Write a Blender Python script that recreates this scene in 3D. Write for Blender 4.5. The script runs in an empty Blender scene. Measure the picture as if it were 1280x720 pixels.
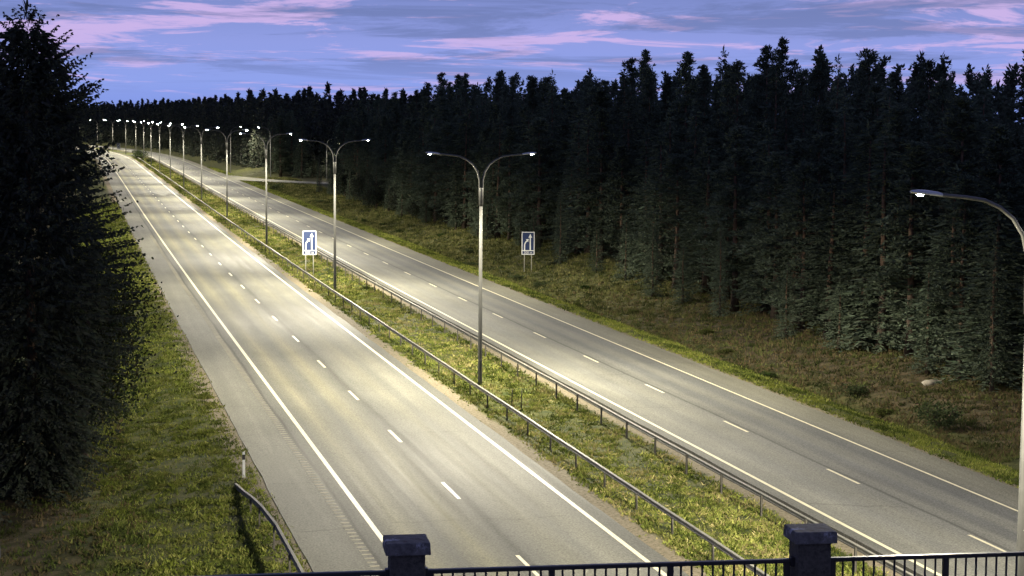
import bpy, math, random
import numpy as np
from mathutils import Vector, Matrix

random.seed(7)
RNG = np.random.default_rng(11)
SC = bpy.context.scene
COL = SC.collection

# ------------------------------------------------------------------ camera
F_PX, YAW, PITCH, ROLL, CAM_H = 2338.7, 0.23448, 0.09046, 0.007, 13.602
cy, sy, cp, sp = math.cos(YAW), math.sin(YAW), math.cos(PITCH), math.sin(PITCH)
FWD = Vector((sy*cp, cy*cp, -sp))
RGT = Vector((cy, -sy, 0))
UPV = RGT.cross(FWD)
R_ = RGT*math.cos(ROLL) + UPV*math.sin(ROLL)
U_ = UPV*math.cos(ROLL) - RGT*math.sin(ROLL)
cam_data = bpy.data.cameras.new('camera')
cam = bpy.data.objects.new('camera', cam_data)
COL.objects.link(cam)
cam.matrix_world = Matrix(((R_.x, U_.x, -FWD.x, 0), (R_.y, U_.y, -FWD.y, 0),
                           (R_.z, U_.z, -FWD.z, CAM_H), (0, 0, 0, 1)))
cam_data.sensor_width = 36
cam_data.lens = F_PX*36/1280
cam_data.clip_start = 0.1
cam_data.clip_end = 9000
SC.camera = cam

# ------------------------------------------------------------------ exposure
SC.view_settings.view_transform = 'Standard'
SC.view_settings.look = 'None'
SC.view_settings.exposure = 0.3
SC.view_settings.gamma = 1.0


class NT:
    """tiny wrapper for node trees"""
    def __init__(s, nt):
        s.nt = nt
        s.nt.nodes.clear()

    def n(s, typ, ins=None, **kw):
        nd = s.nt.nodes.new(typ)
        for k, v in kw.items():
            setattr(nd, k, v)
        if ins:
            for k, v in ins.items():
                if isinstance(v, bpy.types.NodeSocket):
                    s.nt.links.new(v, nd.inputs[k])
                else:
                    nd.inputs[k].default_value = v
        return nd

    def math(s, op, a, b=None, c=None, clamp=False):
        ins = {0: a}
        if b is not None:
            ins[1] = b
        if c is not None:
            ins[2] = c
        nd = s.n('ShaderNodeMath', ins, operation=op)
        nd.use_clamp = clamp
        return nd.outputs[0]

    def mix(s, f, a, b, mode='MIX'):
        nd = s.n('ShaderNodeMix', data_type='RGBA', blend_type=mode)
        for i, v in ((0, f), (6, a), (7, b)):
            if isinstance(v, bpy.types.NodeSocket):
                s.nt.links.new(v, nd.inputs[i])
            else:
                nd.inputs[i].default_value = v if i == 0 else (tuple(v)+(1,))[:4]
        return nd.outputs[2]

    def ramp(s, fac, stops, interp='LINEAR'):
        nd = s.n('ShaderNodeValToRGB', {0: fac})
        cr = nd.color_ramp
        cr.interpolation = interp
        while len(cr.elements) > 1:
            cr.elements.remove(cr.elements[-1])
        for i, (p, c) in enumerate(stops):
            e = cr.elements[0] if i == 0 else cr.elements.new(p)
            e.position = p
            e.color = (tuple(c)+(1,))[:4] if not isinstance(c, (int, float)) else (c, c, c, 1)
        return nd.outputs[0]

    def noise(s, vec, scale, detail=3, rough=0.55, dist=0.0):
        nd = s.n('ShaderNodeTexNoise', {'Scale': scale, 'Detail': detail, 'Roughness': rough, 'Distortion': dist})
        if vec is not None:
            s.nt.links.new(vec, nd.inputs['Vector'])
        return nd.outputs[0]

    def maprange(s, v, a, b, c=0.0, d=1.0, smooth=True):
        nd = s.n('ShaderNodeMapRange', {0: v, 1: a, 2: b, 3: c, 4: d})
        nd.interpolation_type = 'SMOOTHSTEP' if smooth else 'LINEAR'
        return nd.outputs[0]


# ------------------------------------------------------------------ world: dusk sky with long clouds
world = bpy.data.worlds.new('World')
SC.world = world
world.use_nodes = True
w = NT(world.node_tree)
tc = w.n('ShaderNodeTexCoord').outputs['Generated']
sep = w.n('ShaderNodeSeparateXYZ', {0: tc})
zc = w.math('MAXIMUM', sep.outputs[2], 0.0)
sky = w.n('ShaderNodeTexSky', sky_type='NISHITA')
sky.sun_disc = False
sky.sun_elevation = math.radians(-2.0)
sky.sun_rotation = math.radians(150)
base = w.ramp(zc, [(0.0, (0.185, 0.265, 0.68)), (0.018, (0.245, 0.325, 0.74)), (0.04, (0.25, 0.305, 0.68)),
                   (0.065, (0.175, 0.23, 0.52)), (0.18, (0.085, 0.115, 0.28)), (1.0, (0.04, 0.05, 0.12))])
lz = w.math('LOGARITHM', w.math('ADD', zc, 0.03), math.e)
vec = w.n('ShaderNodeCombineXYZ', {0: sep.outputs[0], 1: sep.outputs[1], 2: w.math('MULTIPLY', lz, 0.85)}).outputs[0]
n1 = w.noise(vec, 9.5, 12, 0.66, 0.5)
n2 = w.noise(w.n('ShaderNodeVectorMath', {0: vec, 1: (3.1, 7.7, 1.3)}, operation='ADD').outputs[0], 6.5, 12, 0.66, 0.5)
lit = w.maprange(n1, 0.50, 0.585)
band = w.ramp(zc, [(0.0, 0.0), (0.008, 0.12), (0.016, 0.75), (0.05, 1.0), (0.1, 0.8), (0.5, 0.2), (1.0, 0.0)])
c1 = w.mix(w.math('MULTIPLY', lit, w.math('MULTIPLY', band, 0.85)), base, (0.58, 0.43, 0.74))
dark = w.math('MULTIPLY', w.maprange(n2, 0.47, 0.585),
              w.ramp(zc, [(0.0, 0.0), (0.012, 0.08), (0.03, 0.75), (0.08, 1.0), (1.0, 0.6)]))
c2 = w.mix(w.math('MULTIPLY', dark, 0.8), c1, (0.13, 0.175, 0.38))
below = w.maprange(sep.outputs[2], -0.02, 0.0, 0.0, 1.0)
c3 = w.mix(below, (0.02, 0.025, 0.05), c2)
bg1 = w.n('ShaderNodeBackground', {0: c3, 1: 0.92})
bg2 = w.n('ShaderNodeBackground', {0: sky.outputs[0], 1: 0.06})
add = w.n('ShaderNodeAddShader', {0: bg1.outputs[0], 1: bg2.outputs[0]})
w.n('ShaderNodeOutputWorld', {0: add.outputs[0]})

# the last directional glow of the dusk sky (the sun itself is already down)
sun_d = bpy.data.lights.new('sun', 'SUN')
sun_d.energy = 0.03
sun_d.angle = math.radians(25)
sun_d.color = (0.75, 0.7, 1.0)
sun = bpy.data.objects.new('sun', sun_d)
COL.objects.link(sun)
sun.rotation_euler = (math.radians(70), 0, math.radians(150))

LAMP_W = 19500.0
LAMP_COL = (1.0, 0.92, 0.70)
SPILL = 0.70          # stray light of the luminaire outside its main beam

# ------------------------------------------------------------------ road geometry frame (u across, s along)
_so = np.array([-60, 60, 148, 202, 257, 311, 365, 419, 474, 528, 582, 636, 691, 745, 799, 853, 907, 961, 1100, 1300, 1600, 4000.])
_oo = np.array([0, 0, .13, .35, .66, 1.05, 1.47, 1.85, 2.2, 2.5, 2.75, 2.4, .8, -2.45, -7.4, -14.0, -22.5, -32.5, -64, -122, -215, -900.])
_sf = np.arange(-60, 4000, 4.0)
_of = np.interp(_sf, _so, _oo)
for _ in range(3):
    _of[2:-2] = (_of[:-4]+_of[1:-3]+_of[2:-2]+_of[3:-1]+_of[4:])/5


def off(s):
    return np.interp(s, _sf, _of)


def zroad(u):
    return np.where(np.asarray(u) > 21, -0.033*(np.asarray(u)-25.42), 0.0)


RAMP = np.array([(31.5, 470), (33.5, 440), (37, 421), (43, 407), (53, 391), (75, 368), (110, 342), (160, 315.)])


def dist_ramp(u, s):
    u = np.asarray(u, float); s = np.asarray(s, float)
    best = np.full(np.broadcast(u, s).shape, 1e9)
    for i in range(1, len(RAMP)-1):
        a, b = RAMP[i], RAMP[i+1]
        d = b-a
        t = np.clip(((u-a[0])*d[0]+(s-a[1])*d[1])/(d@d), 0, 1)
        best = np.minimum(best, np.hypot(u-a[0]-t*d[0], s-a[1]-t*d[1]))
    return best


_tu = np.array([-3000, -400, -60, -20, -8, -2, 2, 5, 6.9, 8.0, 17.9, 18.8, 21, 23, 24.5, 26, 34.9, 35.3, 36.6, 38.7, 40, 44, 48, 60, 120, 400, 3000.])
_tz = np.array([3, 2, .6, 0, -.5, -.85, -.6, -.2, -.008, -.15, -.15, -.05, -.2, -.1, -.06, -.2, -.5, -.4, -.48, -1.05, -.85, -.1, .5, .8, 1.2, 2.0, 3.0])


def zter(u, s):
    u = np.asarray(u, float); s = np.asarray(s, float)
    z = np.interp(u, _tu, _tz)
    wv = np.clip((np.abs(u-21)-15.5)/6, 0, 1)
    z = z + wv*(0.12*np.sin(u*0.9+s*0.31)+0.10*np.sin(s*0.53-u*0.4)+0.25*np.sin(s*0.045+u*0.11))
    r = np.clip((dist_ramp(u, s)-5.0)/7.0, 0, 1)
    k = np.where(u > 35, 1-r*r*(3-2*r), 0)
    z = z*(1-k)+(-0.46)*k
    k2 = np.clip((s-290)/45, 0, 1)*np.clip((450-s)/15, 0, 1)*np.clip((u-37)/3, 0, 1)*np.clip((90-u)/15, 0, 1)
    return z*(1-k2)+np.minimum(z, -.46)*k2


def W(u, s, z):
    return Vector((float(u)+float(off(s)), float(s), float(z)))


# ------------------------------------------------------------------ object helpers
def tag(o, label=None, cat=None, group=None, kind=None):
    if label: o['label'] = label
    if cat: o['category'] = cat
    if group: o['group'] = group
    if kind: o['kind'] = kind
    return o


def empty(name, loc=(0, 0, 0), rz=0.0):
    o = bpy.data.objects.new(name, None)
    o.empty_display_size = 0.2
    COL.objects.link(o)
    o.location = loc
    o.rotation_euler = (0, 0, rz)
    return o


def link(name, me, parent=None, loc=None):
    o = bpy.data.objects.new(name, me)
    COL.objects.link(o)
    if parent is not None:
        o.parent = parent
    if loc is not None:
        o.location = loc
    return o


def np_mesh(name, V, F, mat, uv=None, col=None, smooth=False):
    """V (n,3), F (m,k) with constant k"""
    V = np.ascontiguousarray(V, np.float32); F = np.ascontiguousarray(F, np.int32)
    me = bpy.data.meshes.new(name)
    m, k = F.shape
    me.vertices.add(len(V)); me.vertices.foreach_set('co', V.ravel())
    me.loops.add(m*k); me.loops.foreach_set('vertex_index', F.ravel())
    me.polygons.add(m)
    me.polygons.foreach_set('loop_start', np.arange(0, m*k, k, dtype=np.int32))
    me.polygons.foreach_set('loop_total', np.full(m, k, np.int32))
    me.polygons.foreach_set('use_smooth', np.full(m, bool(smooth)))
    if uv is not None:
        l = me.uv_layers.new(name='UVMap')
        l.data.foreach_set('uv', np.ascontiguousarray(uv[F.ravel()], np.float32).ravel())
    if col is not None:
        a = me.color_attributes.new('tint', 'FLOAT_COLOR', 'POINT')
        c = np.ones((len(V), 4), np.float32); c[:, :3] = col
        a.data.foreach_set('color', c.ravel())
    me.materials.append(mat)
    me.update(calc_edges=True)
    me.validate()
    return me


class MB:
    """mesh collector for boxes, tubes, prisms"""
    def __init__(s):
        s.v = []; s.f = []

    def add(s, vs, fs):
        n = len(s.v)
        s.v += [tuple(v) for v in vs]
        s.f += [tuple(i+n for i in f) for f in fs]
        return s

    def box(s, c, d, taper=1.0):
        x, y, z = c; a, b, h = d[0]/2, d[1]/2, d[2]/2
        t = taper
        return s.add([(x-a, y-b, z-h), (x+a, y-b, z-h), (x+a, y+b, z-h), (x-a, y+b, z-h),
                      (x-a*t, y-b*t, z+h), (x+a*t, y-b*t, z+h), (x+a*t, y+b*t, z+h), (x-a*t, y+b*t, z+h)],
                     [(3, 2, 1, 0), (4, 5, 6, 7), (0, 1, 5, 4), (1, 2, 6, 5), (2, 3, 7, 6), (3, 0, 4, 7)])

    def tube(s, pts, rad, n=8, cap=True):
        pts = [Vector(p) for p in pts]
        rr = rad if isinstance(rad, (list, tuple)) else [rad]*len(pts)
        vs = []; fs = []
        prev = None
        for i, p in enumerate(pts):
            t = (pts[min(i+1, len(pts)-1)]-pts[max(i-1, 0)]).normalized()
            if prev is None:
                a = t.cross(Vector((0, 1, 0)))
                if a.length < .1: a = t.cross(Vector((1, 0, 0)))
            else:
                a = prev - t*prev.dot(t)
            a.normalize(); prev = a
            b = t.cross(a)
            for k in range(n):
                an = 2*math.pi*k/n
                vs.append(p+(a*math.cos(an)+b*math.sin(an))*rr[i])
        for i in range(len(pts)-1):
            for k in range(n):
                k2 = (k+1) % n
                fs.append((i*n+k, i*n+k2, (i+1)*n+k2, (i+1)*n+k))
        if cap:
            fs.append(tuple(range(n-1, -1, -1)))
            fs.append(tuple((len(pts)-1)*n+k for k in range(n)))
        return s.add(vs, fs)

    def mesh(s, name, mat, smooth=False, bevel=0.0):
        me = bpy.data.meshes.new(name)
        me.from_pydata(s.v, [], s.f)
        if bevel:
            import bmesh
            bm = bmesh.new(); bm.from_mesh(me)
            bmesh.ops.bevel(bm, geom=bm.edges[:], offset=bevel, segments=2, affect='EDGES', profile=.6)
            bm.to_mesh(me); bm.free()
        if smooth:
            me.polygons.foreach_set('use_smooth', [True]*len(me.polygons))
        me.materials.append(mat)
        me.update()
        return me

    def build(s, name, mat, parent=None, smooth=False, bevel=0.0, loc=None):
        return link(name, s.mesh(name, mat, smooth, bevel), parent, loc)


# ------------------------------------------------------------------ materials
MAT = {}


def mat(name):
    m = bpy.data.materials.new(name)
    m.use_nodes = True
    MAT[name] = m
    return m, NT(m.node_tree)


def finish(nt, colr, rough=0.7, metal=0.0, bump=None, bstr=0.3, bdist=0.02, spec=0.5, normal=None):
    ins = {'Base Color': colr if isinstance(colr, bpy.types.NodeSocket) else (tuple(colr)+(1,))[:4],
           'Roughness': rough, 'Metallic': metal, 'Specular IOR Level': spec}
    if bump is not None:
        ins['Normal'] = nt.n('ShaderNodeBump', {'Height': bump, 'Strength': bstr, 'Distance': bdist}).outputs[0]
    p = nt.n('ShaderNodeBsdfPrincipled', ins)
    nt.n('ShaderNodeOutputMaterial', {0: p.outputs[0]})
    return p


def simple(name, c, rough=0.6, metal=0.0, var=0.12, scale=6.0, bstr=0.0, spec=0.5):
    m, t = mat(name)
    o = t.n('ShaderNodeTexCoord').outputs['Object']
    n = t.noise(o, scale, 5, 0.65)
    f = t.maprange(n, 0.3, 0.7, 1-var, 1+var, False)
    cc = t.mix(1.0, c, t.n('ShaderNodeCombineColor', {0: f, 1: f, 2: f}).outputs[0], 'MULTIPLY')
    finish(t, cc, rough, metal, n if bstr else None, bstr, spec=spec)
    return m


def uvxy(t):
    u = t.n('ShaderNodeUVMap').outputs[0]
    sp_ = t.n('ShaderNodeSeparateXYZ', {0: u})
    return u, sp_.outputs[0], sp_.outputs[1]


def scaled(t, v, x, y):
    return t.n('ShaderNodeVectorMath', {0: v, 1: (x, y, 1)}, operation='MULTIPLY').outputs[0]


def asphalt(name, u0, u1, stops):
    m, t = mat(name)
    uv, u, s = uvxy(t)
    wob = t.noise(scaled(t, uv, .3, .08), 1.0, 3)
    uu = t.math('ADD', u, t.math('MULTIPLY', t.math('SUBTRACT', wob, .5), .35))
    fac = t.math('DIVIDE', t.math('SUBTRACT', uu, u0), u1-u0)
    st = []
    for (p, g, yl) in stops:
        st.append(((p-u0)/(u1-u0), (g*(1.0+.06*yl), g, g*(.90-.25*yl))))
    c = t.ramp(fac, st)
    streak = t.noise(scaled(t, uv, 2.2, .035), 1.0, 5, .6)
    blot = t.noise(scaled(t, uv, .35, .12), 1.0, 5, .6)
    grain = t.noise(uv, 12.0, 6, .85)
    fine = t.n('ShaderNodeTexVoronoi', {'Vector': uv, 'Scale': 16.0}, feature='F1').outputs[0]
    f = t.math('MULTIPLY', t.maprange(streak, .3, .7, .84, 1.16, False), t.maprange(blot, .3, .7, .86, 1.14, False))
    f = t.math('MULTIPLY', f, t.maprange(grain, .3, .7, .50, 1.50, False))
    f = t.math('MULTIPLY', f, t.maprange(fine, 0.0, .8, 1.25, .72, False))
    fine2 = t.maprange(t.noise(scaled(t, uv, 1, 1), 2.6, 4, .7), .62, .72, 1.0, .8)
    f = t.math('MULTIPLY', f, fine2)
    cc = t.mix(1.0, c, t.n('ShaderNodeCombineColor', {0: f, 1: f, 2: f}).outputs[0], 'MULTIPLY')
    rr = t.maprange(streak, .3, .7, .72, .86, False)
    finish(t, cc, rr, 0, grain, .35, .01, spec=.2)
    return m


asphalt('asphalt_left', 6.8, 18.2, [
    (6.8, .17, .3), (8.0, .185, .2), (9.1, .165, .2), (9.22, .07, 0), (9.34, .13, 0), (9.7, .145, .1), (10.1, .14, .2), (10.45, .18, .5),
    (10.8, .215, .7), (11.25, .17, .3), (11.75, .145, 0), (12.2, .19, .5), (12.55, .215, .7), (12.95, .18, .3), (13.5, .13, 0),
    (13.72, .10, 0), (13.95, .15, 0), (14.5, .175, .2), (15.1, .19, .4), (15.7, .165, .1), (16.4, .185, .3), (17.1, .15, 0), (17.5, .115, 0), (18.2, .11, 0)])
asphalt('asphalt_right', 24.2, 35.6, [
    (24.2, .13, .2), (25.2, .13, 0), (25.7, .18, .1), (26.4, .2, .2), (27.2, .185, 0), (28.2, .2, .2), (29.0, .18, 0),
    (29.22, .17, 0), (29.34, .075, 0), (29.46, .16, 0), (29.9, .185, .1), (30.45, .14, -.2), (30.8, .145, -.2), (31.15, .17, .1), (31.6, .175, .1),
    (32.05, .13, -.2), (32.45, .13, -.2), (32.8, .13, 0), (33.2, .165, .3), (34.2, .175, .5), (35.6, .16, .5)])
asphalt('asphalt_ramp', 0, 10, [(0, .18, .4), (5, .19, .4), (10, .18, .4)])

m, t = mat('road_paint')
uv, u, s = uvxy(t)
n = t.noise(uv, 14.0, 5, .7)
n2_ = t.noise(uv, 1.3, 4, .6)
c = t.mix(t.maprange(t.math('ADD', n, t.math('MULTIPLY', n2_, .5)), .74, 1.0, 0, .8), (.70, .65, .45), (.36, .33, .24))
finish(t, c, .6, 0, n, .1, .01)

m, t = mat('ground')
uv, u, s = uvxy(t)
n = t.noise(uv, 1.1, 6, .65)
nb = t.noise(scaled(t, uv, .25, .12), 1.0, 4, .6)
nf = t.noise(uv, 7.0, 5, .7)
g = t.mix(t.maprange(n, .35, .65), (.030, .042, .012), (.085, .085, .026))
br = t.mix(t.maprange(n, .4, .62), (.042, .038, .020), (.085, .066, .040))
wn = t.math('ADD', u, t.math('MULTIPLY', t.math('SUBTRACT', nb, .5), 5.0))
zone = t.maprange(wn, 38.0, 41.0)
br = t.mix(t.maprange(s, 110, 160), br, t.mix(t.maprange(n, .4, .62), (.045, .05, .018), (.10, .10, .04)))
c = t.mix(zone, g, br)
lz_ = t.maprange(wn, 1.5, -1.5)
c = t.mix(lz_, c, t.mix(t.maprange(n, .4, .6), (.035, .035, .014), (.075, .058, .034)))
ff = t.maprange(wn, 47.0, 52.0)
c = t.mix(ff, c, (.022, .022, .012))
ws = t.math('ADD', u, t.math('MULTIPLY', t.math('SUBTRACT', n, .5), .7))
us = t.math('ADD', u, t.math('MULTIPLY', t.math('SUBTRACT', n, .5), .9))
sand = t.mix(nf, (.12, .10, .07), (.225, .195, .14))
m1 = t.math('MULTIPLY', t.maprange(us, 17.6, 17.7), t.maprange(us, 18.95, 18.6))
m2 = t.math('MULTIPLY', t.maprange(us, 23.7, 24.1), t.maprange(us, 25.6, 25.5))
m3 = t.math('MULTIPLY', t.maprange(us, 34.7, 34.8), t.maprange(us, 35.95, 35.5))
m4 = t.math('MULTIPLY', t.maprange(us, 5.9, 6.5), t.maprange(us, 8, 7.6))
mm = t.math('MAXIMUM', t.math('MAXIMUM', m1, m2), t.math('MAXIMUM', m3, m4))
c = t.mix(t.math('MULTIPLY', mm, t.maprange(nf, .25, .5)), c, sand)
f = t.maprange(nf, .3, .7, .7, 1.3, False)
c = t.mix(1.0, c, t.n('ShaderNodeCombineColor', {0: f, 1: f, 2: f}).outputs[0], 'MULTIPLY')
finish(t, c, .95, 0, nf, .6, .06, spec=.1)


def leaf_mat(name, gain=(1, 1, 1), trans=.25):
    m, t = mat(name)
    a = t.n('ShaderNodeAttribute', attribute_name='tint').outputs['Color']
    rnd = t.n('ShaderNodeObjectInfo').outputs['Random']
    f = t.maprange(rnd, 0, 1, .75, 1.25, False)
    c = t.mix(1.0, a, t.n('ShaderNodeCombineColor', {0: t.math('MULTIPLY', f, gain[0]), 1: t.math('MULTIPLY', f, gain[1]), 2: t.math('MULTIPLY', f, gain[2])}).outputs[0], 'MULTIPLY')
    d = t.n('ShaderNodeBsdfDiffuse', {0: c})
    tr = t.n('ShaderNodeBsdfTranslucent', {0: c})
    mx = t.n('ShaderNodeMixShader', {0: trans, 1: d.outputs[0], 2: tr.outputs[0]})
    t.n('ShaderNodeOutputMaterial', {0: mx.outputs[0]})
    return m


leaf_mat('needles', trans=.3)
leaf_mat('leaves', trans=.35)
leaf_mat('grass_blade', trans=.3)

m, t = mat('bark')
o = t.n('ShaderNodeTexCoord').outputs['Object']
z = t.n('ShaderNodeSeparateXYZ', {0: o}).outputs[2]
n = t.noise(t.n('ShaderNodeVectorMath', {0: o, 1: (6, 6, 1.5)}, operation='MULTIPLY').outputs[0], 2.0, 5, .7)
c = t.mix(t.maprange(z, 3, 8), (.075, .058, .046), (.13, .088, .062))
f = t.maprange(n, .3, .7, .5, 1.4, False)
c = t.mix(1.0, c, t.n('ShaderNodeCombineColor', {0: f, 1: f, 2: f}).outputs[0], 'MULTIPLY')
finish(t, c, .95, 0, n, .6, .05, spec=.1)

m, t = mat('birch_bark')
o = t.n('ShaderNodeTexCoord').outputs['Object']
n = t.noise(t.n('ShaderNodeVectorMath', {0: o, 1: (2, 2, 5)}, operation='MULTIPLY').outputs[0], 2.0, 4, .7)
finish(t, t.mix(t.maprange(n, .55, .62), (.50, .47, .42), (.05, .045, .04)), .8)

simple('galvanised', (.085, .085, .078), .5, .15, .15, 3.0)
simple('rail_metal', (.17, .165, .145), .6, .0, .2, 2.5, spec=.2)
simple('post_metal', (.075, .07, .06), .7, .0, .25, 5.0, spec=.2)
simple('sign_post', (.34, .33, .28), .5, .0, .12, 3.0)
simple('head_metal', (.42, .44, .46), .4, .3, .08, 5.0)
simple('sign_white', (.62, .62, .60), .5, 0, .05, 3.0)
simple('sign_blue', (.004, .018, .08), .45, 0, .1, 3.0)
simple('black_rubber', (.015, .015, .017), .6, 0, .2, 5.0)
simple('delineator_white', (.7, .7, .66), .5, 0, .1, 5.0)
simple('dark_paint', (.02, .02, .022), .38, .3, .3, 12.0)
simple('concrete', (.26, .25, .23), .85, 0, .25, 2.0, .3)
simple('stake_wood', (.05, .045, .035), .8, 0, .2, 6.0)
simple('crack_tar', (.05, .047, .04), .8, 0, .3, 3.0)
simple('rumble_edge', (.27, .25, .19), .8, 0, .3, 2.0)
simple('rock', (.28, .25, .20), .9, 0, .3, 4.0, .5)

m, t = mat('pillar_stone')
o = t.n('ShaderNodeTexCoord').outputs['Object']
n = t.noise(o, 30.0, 6, .75)
n2_ = t.noise(o, 3.0, 4, .6)
c = t.mix(t.maprange(n, .35, .65), (.02, .018, .015), (.075, .068, .055))
c = t.mix(t.maprange(n2_, .4, .65, 0, .5), c, (.085, .08, .068))
finish(t, c, .85, 0, n, .5, .01)
m, t = mat('pillar_cap')
o = t.n('ShaderNodeTexCoord').outputs['Object']
n = t.noise(o, 14.0, 6, .7)
n2_ = t.noise(o, 5.0, 5, .65)
c = t.mix(t.maprange(n, .3, .7), (.06, .058, .056), (.15, .142, .135))
c = t.mix(t.maprange(n2_, .55, .66), c, (.40, .40, .44))
c = t.mix(t.maprange(n2_, .42, .34), c, (.06, .035, .035))
finish(t, c, .8, 0, n, .4, .01)

m, t = mat('lamp_glass')
e = t.n('ShaderNodeEmission', {0: (1, .95, .78, 1), 1: 600.0})
t.n('ShaderNodeOutputMaterial', {0: e.outputs[0]})
m.cycles.emission_sampling = 'NONE'

# ------------------------------------------------------------------ ground
uu = np.unique(np.concatenate([np.linspace(-3000, -100, 12), np.linspace(-100, -12, 18), np.arange(-12, 7, .7), [6.9, 8.0, 17.9],
                               np.arange(18.0, 25.2, .6), [26, 34.9], np.arange(35.2, 62, .6), np.linspace(62, 120, 20), np.linspace(130, 400, 10), np.linspace(500, 3000, 8)]))
ss = np.unique(np.concatenate([np.linspace(-3000, -60, 6), np.arange(-60, 330, 1.5), np.arange(330, 520, 2.5), np.arange(520, 1000, 8.0), np.linspace(1000, 1600, 20), np.linspace(1800, 6000, 8)]))
UU, SS = np.meshgrid(uu, ss)
ZZ = zter(UU, SS)
jit = RNG.normal(0, .035, UU.shape)*((UU < 6) | (UU > 36) | ((UU > 18.6) & (UU < 24)))
V = np.stack([UU+off(SS), SS, ZZ+jit], -1).reshape(-1, 3)
nu, ns = len(uu), len(ss)
ii = (np.arange(ns-1)[:, None]*nu+np.arange(nu-1)[None, :]).ravel()
F = np.stack([ii, ii+1, ii+nu+1, ii+nu], -1)
gme = np_mesh('ground', V, F, MAT['ground'], uv=np.stack([UU, SS], -1).reshape(-1, 2), smooth=True)
ground = tag(link('ground', gme), 'grassy ground sloping from both roads towards the pine forest', kind='structure')


# ------------------------------------------------------------------ carriageways (slab with edges)
def slab(name, ua, ub, s0, s1, matname, ragged=0.0, thick=.12):
    s = np.concatenate([np.arange(s0, min(s1, 330), 1.0), np.arange(max(330, s0), s1+.1, 4.0)])
    rag = lambda k: ragged*(np.sin(s*.9+k)*.25+np.sin(s*.43+2*k)*.5+np.convolve(RNG.normal(0, .5, len(s)), [.25, .5, .25], 'same'))
    cols = [ua+rag(1.)]+[np.full(len(s), x) for x in np.linspace(ua, ub, 8)[1:-1]]+[ub+rag(3.)]
    U = np.stack(cols, 1)
    S = np.repeat(s[:, None], U.shape[1], 1)
    Z = zroad(U)
    U2 = np.concatenate([U[:, :1], U, U[:, -1:]], 1); S2 = np.concatenate([S[:, :1], S, S[:, -1:]], 1)
    Z2 = np.concatenate([Z[:, :1]-thick, Z, Z[:, -1:]-thick], 1)
    n = U2.shape[1]
    V = np.stack([U2+off(S2), S2, Z2], -1).reshape(-1, 3)
    i = (np.arange(len(s)-1)[:, None]*n+np.arange(n-1)[None, :]).ravel()
    F = np.stack([i, i+1, i+n+1, i+n], -1)
    return link(name, np_mesh(name, V, F, MAT[matname], uv=np.stack([U2, S2], -1).reshape(-1, 2)))


road_l = tag(slab('carriageway', 7.05, 18.0, -50, 1500, 'asphalt_left', .035), 'left carriageway of grey asphalt with light worn wheel tracks', kind='structure')
road_r = tag(slab('carriageway', 24.85, 35.1, -50, 1500, 'asphalt_right', .045), 'right carriageway beyond the grassy median, darker outer lane', kind='structure')


def strip(name, uc, wd, s0, s1, matname, parent, dz=.006, step=2.0, wob=0.0):
    s = np.append(np.arange(s0, s1-1e-3, step), s1)
    c = uc + (wob*np.cumsum(RNG.normal(0, 1, len(s)))*.15 if wob else 0)
    U = np.stack([c-wd/2+0*s, c+wd/2+0*s], 1); S = np.repeat(s[:, None], 2, 1)
    V = np.stack([U+off(S), S, zroad(U)+dz], -1).reshape(-1, 3)
    i = np.arange(len(s)-1)*2
    F = np.stack([i, i+1, i+3, i+2], -1)
    return link(name, np_mesh(name, V, F, MAT[matname], uv=np.stack([U, S], -1).reshape(-1, 2)), parent)


for uc, wd, par in ((9.81, .18, road_l), (17.31, .17, road_l), (25.42, .17, road_r), (32.92, .13, road_r)):
    strip('edge_line', uc, wd, -50, 1400, 'road_paint', par)


def dashes(uc, sfar, par):
    ln, wd = 3.1, .13
    k0 = -9
    base_me = None
    for k in range(k0, 62):
        s1 = sfar+12*k; s0 = s1-ln
        me = None
        V = [(-wd/2, 0, 0), (wd/2, 0, 0), (wd/2, ln, 0), (-wd/2, ln, 0)]
        if base_me is None:
            base_me = np_mesh('lane_dash', np.array(V, float), np.array([[0, 1, 2, 3]]), MAT['road_paint'],
                              uv=np.array([(0, 0), (wd, 0), (wd, ln), (0, ln)], float))
        o = link('lane_dash', base_me, par)
        o.location = (uc+float(off(s0)), s0, float(zroad(uc))+.008)
        o.rotation_euler = (0, 0 if uc < 20 else 0, -math.atan2(float(off(s1)-off(s0)), ln))
        if uc > 20:
            o.rotation_euler[1] = math.atan(.033)


dashes(13.56, 67.83, road_l)
dashes(29.12, 56.12, road_r)

# rumble strip milled beside the left shoulder line
mb = MB()
for k in range(330):
    s = 46+k*.52
    x = 8.98+float(off(s))
    mb.box((x, s, .003), (.30, .09+.02*random.random(), .016))
rum = mb.build('rumble_strip', MAT['rumble_edge'], road_l)
rum['kind'] = 'stuff'


# transverse cracks
def crack(u0, u1, s, par, wd=.05, amp=.22):
    n = max(4, int(abs(u1-u0)*3))
    us = np.linspace(u0, u1, n); sv = s+np.cumsum(RNG.normal(0, amp*.4, n))
    hw = wd*(.4+.6*RNG.random(n))/2
    V = []
    for a, b, h in zip(us, sv, hw):
        z = float(zroad(a))+.005
        V += [(a+float(off(b)), b-h, z), (a+float(off(b)), b+h, z)]
    F = [[2*i, 2*i+2, 2*i+3, 2*i+1] for i in range(n-1)]
    link('asphalt_crack', np_mesh('asphalt_crack', np.array(V), np.array(F), MAT['crack_tar']), par)


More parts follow.
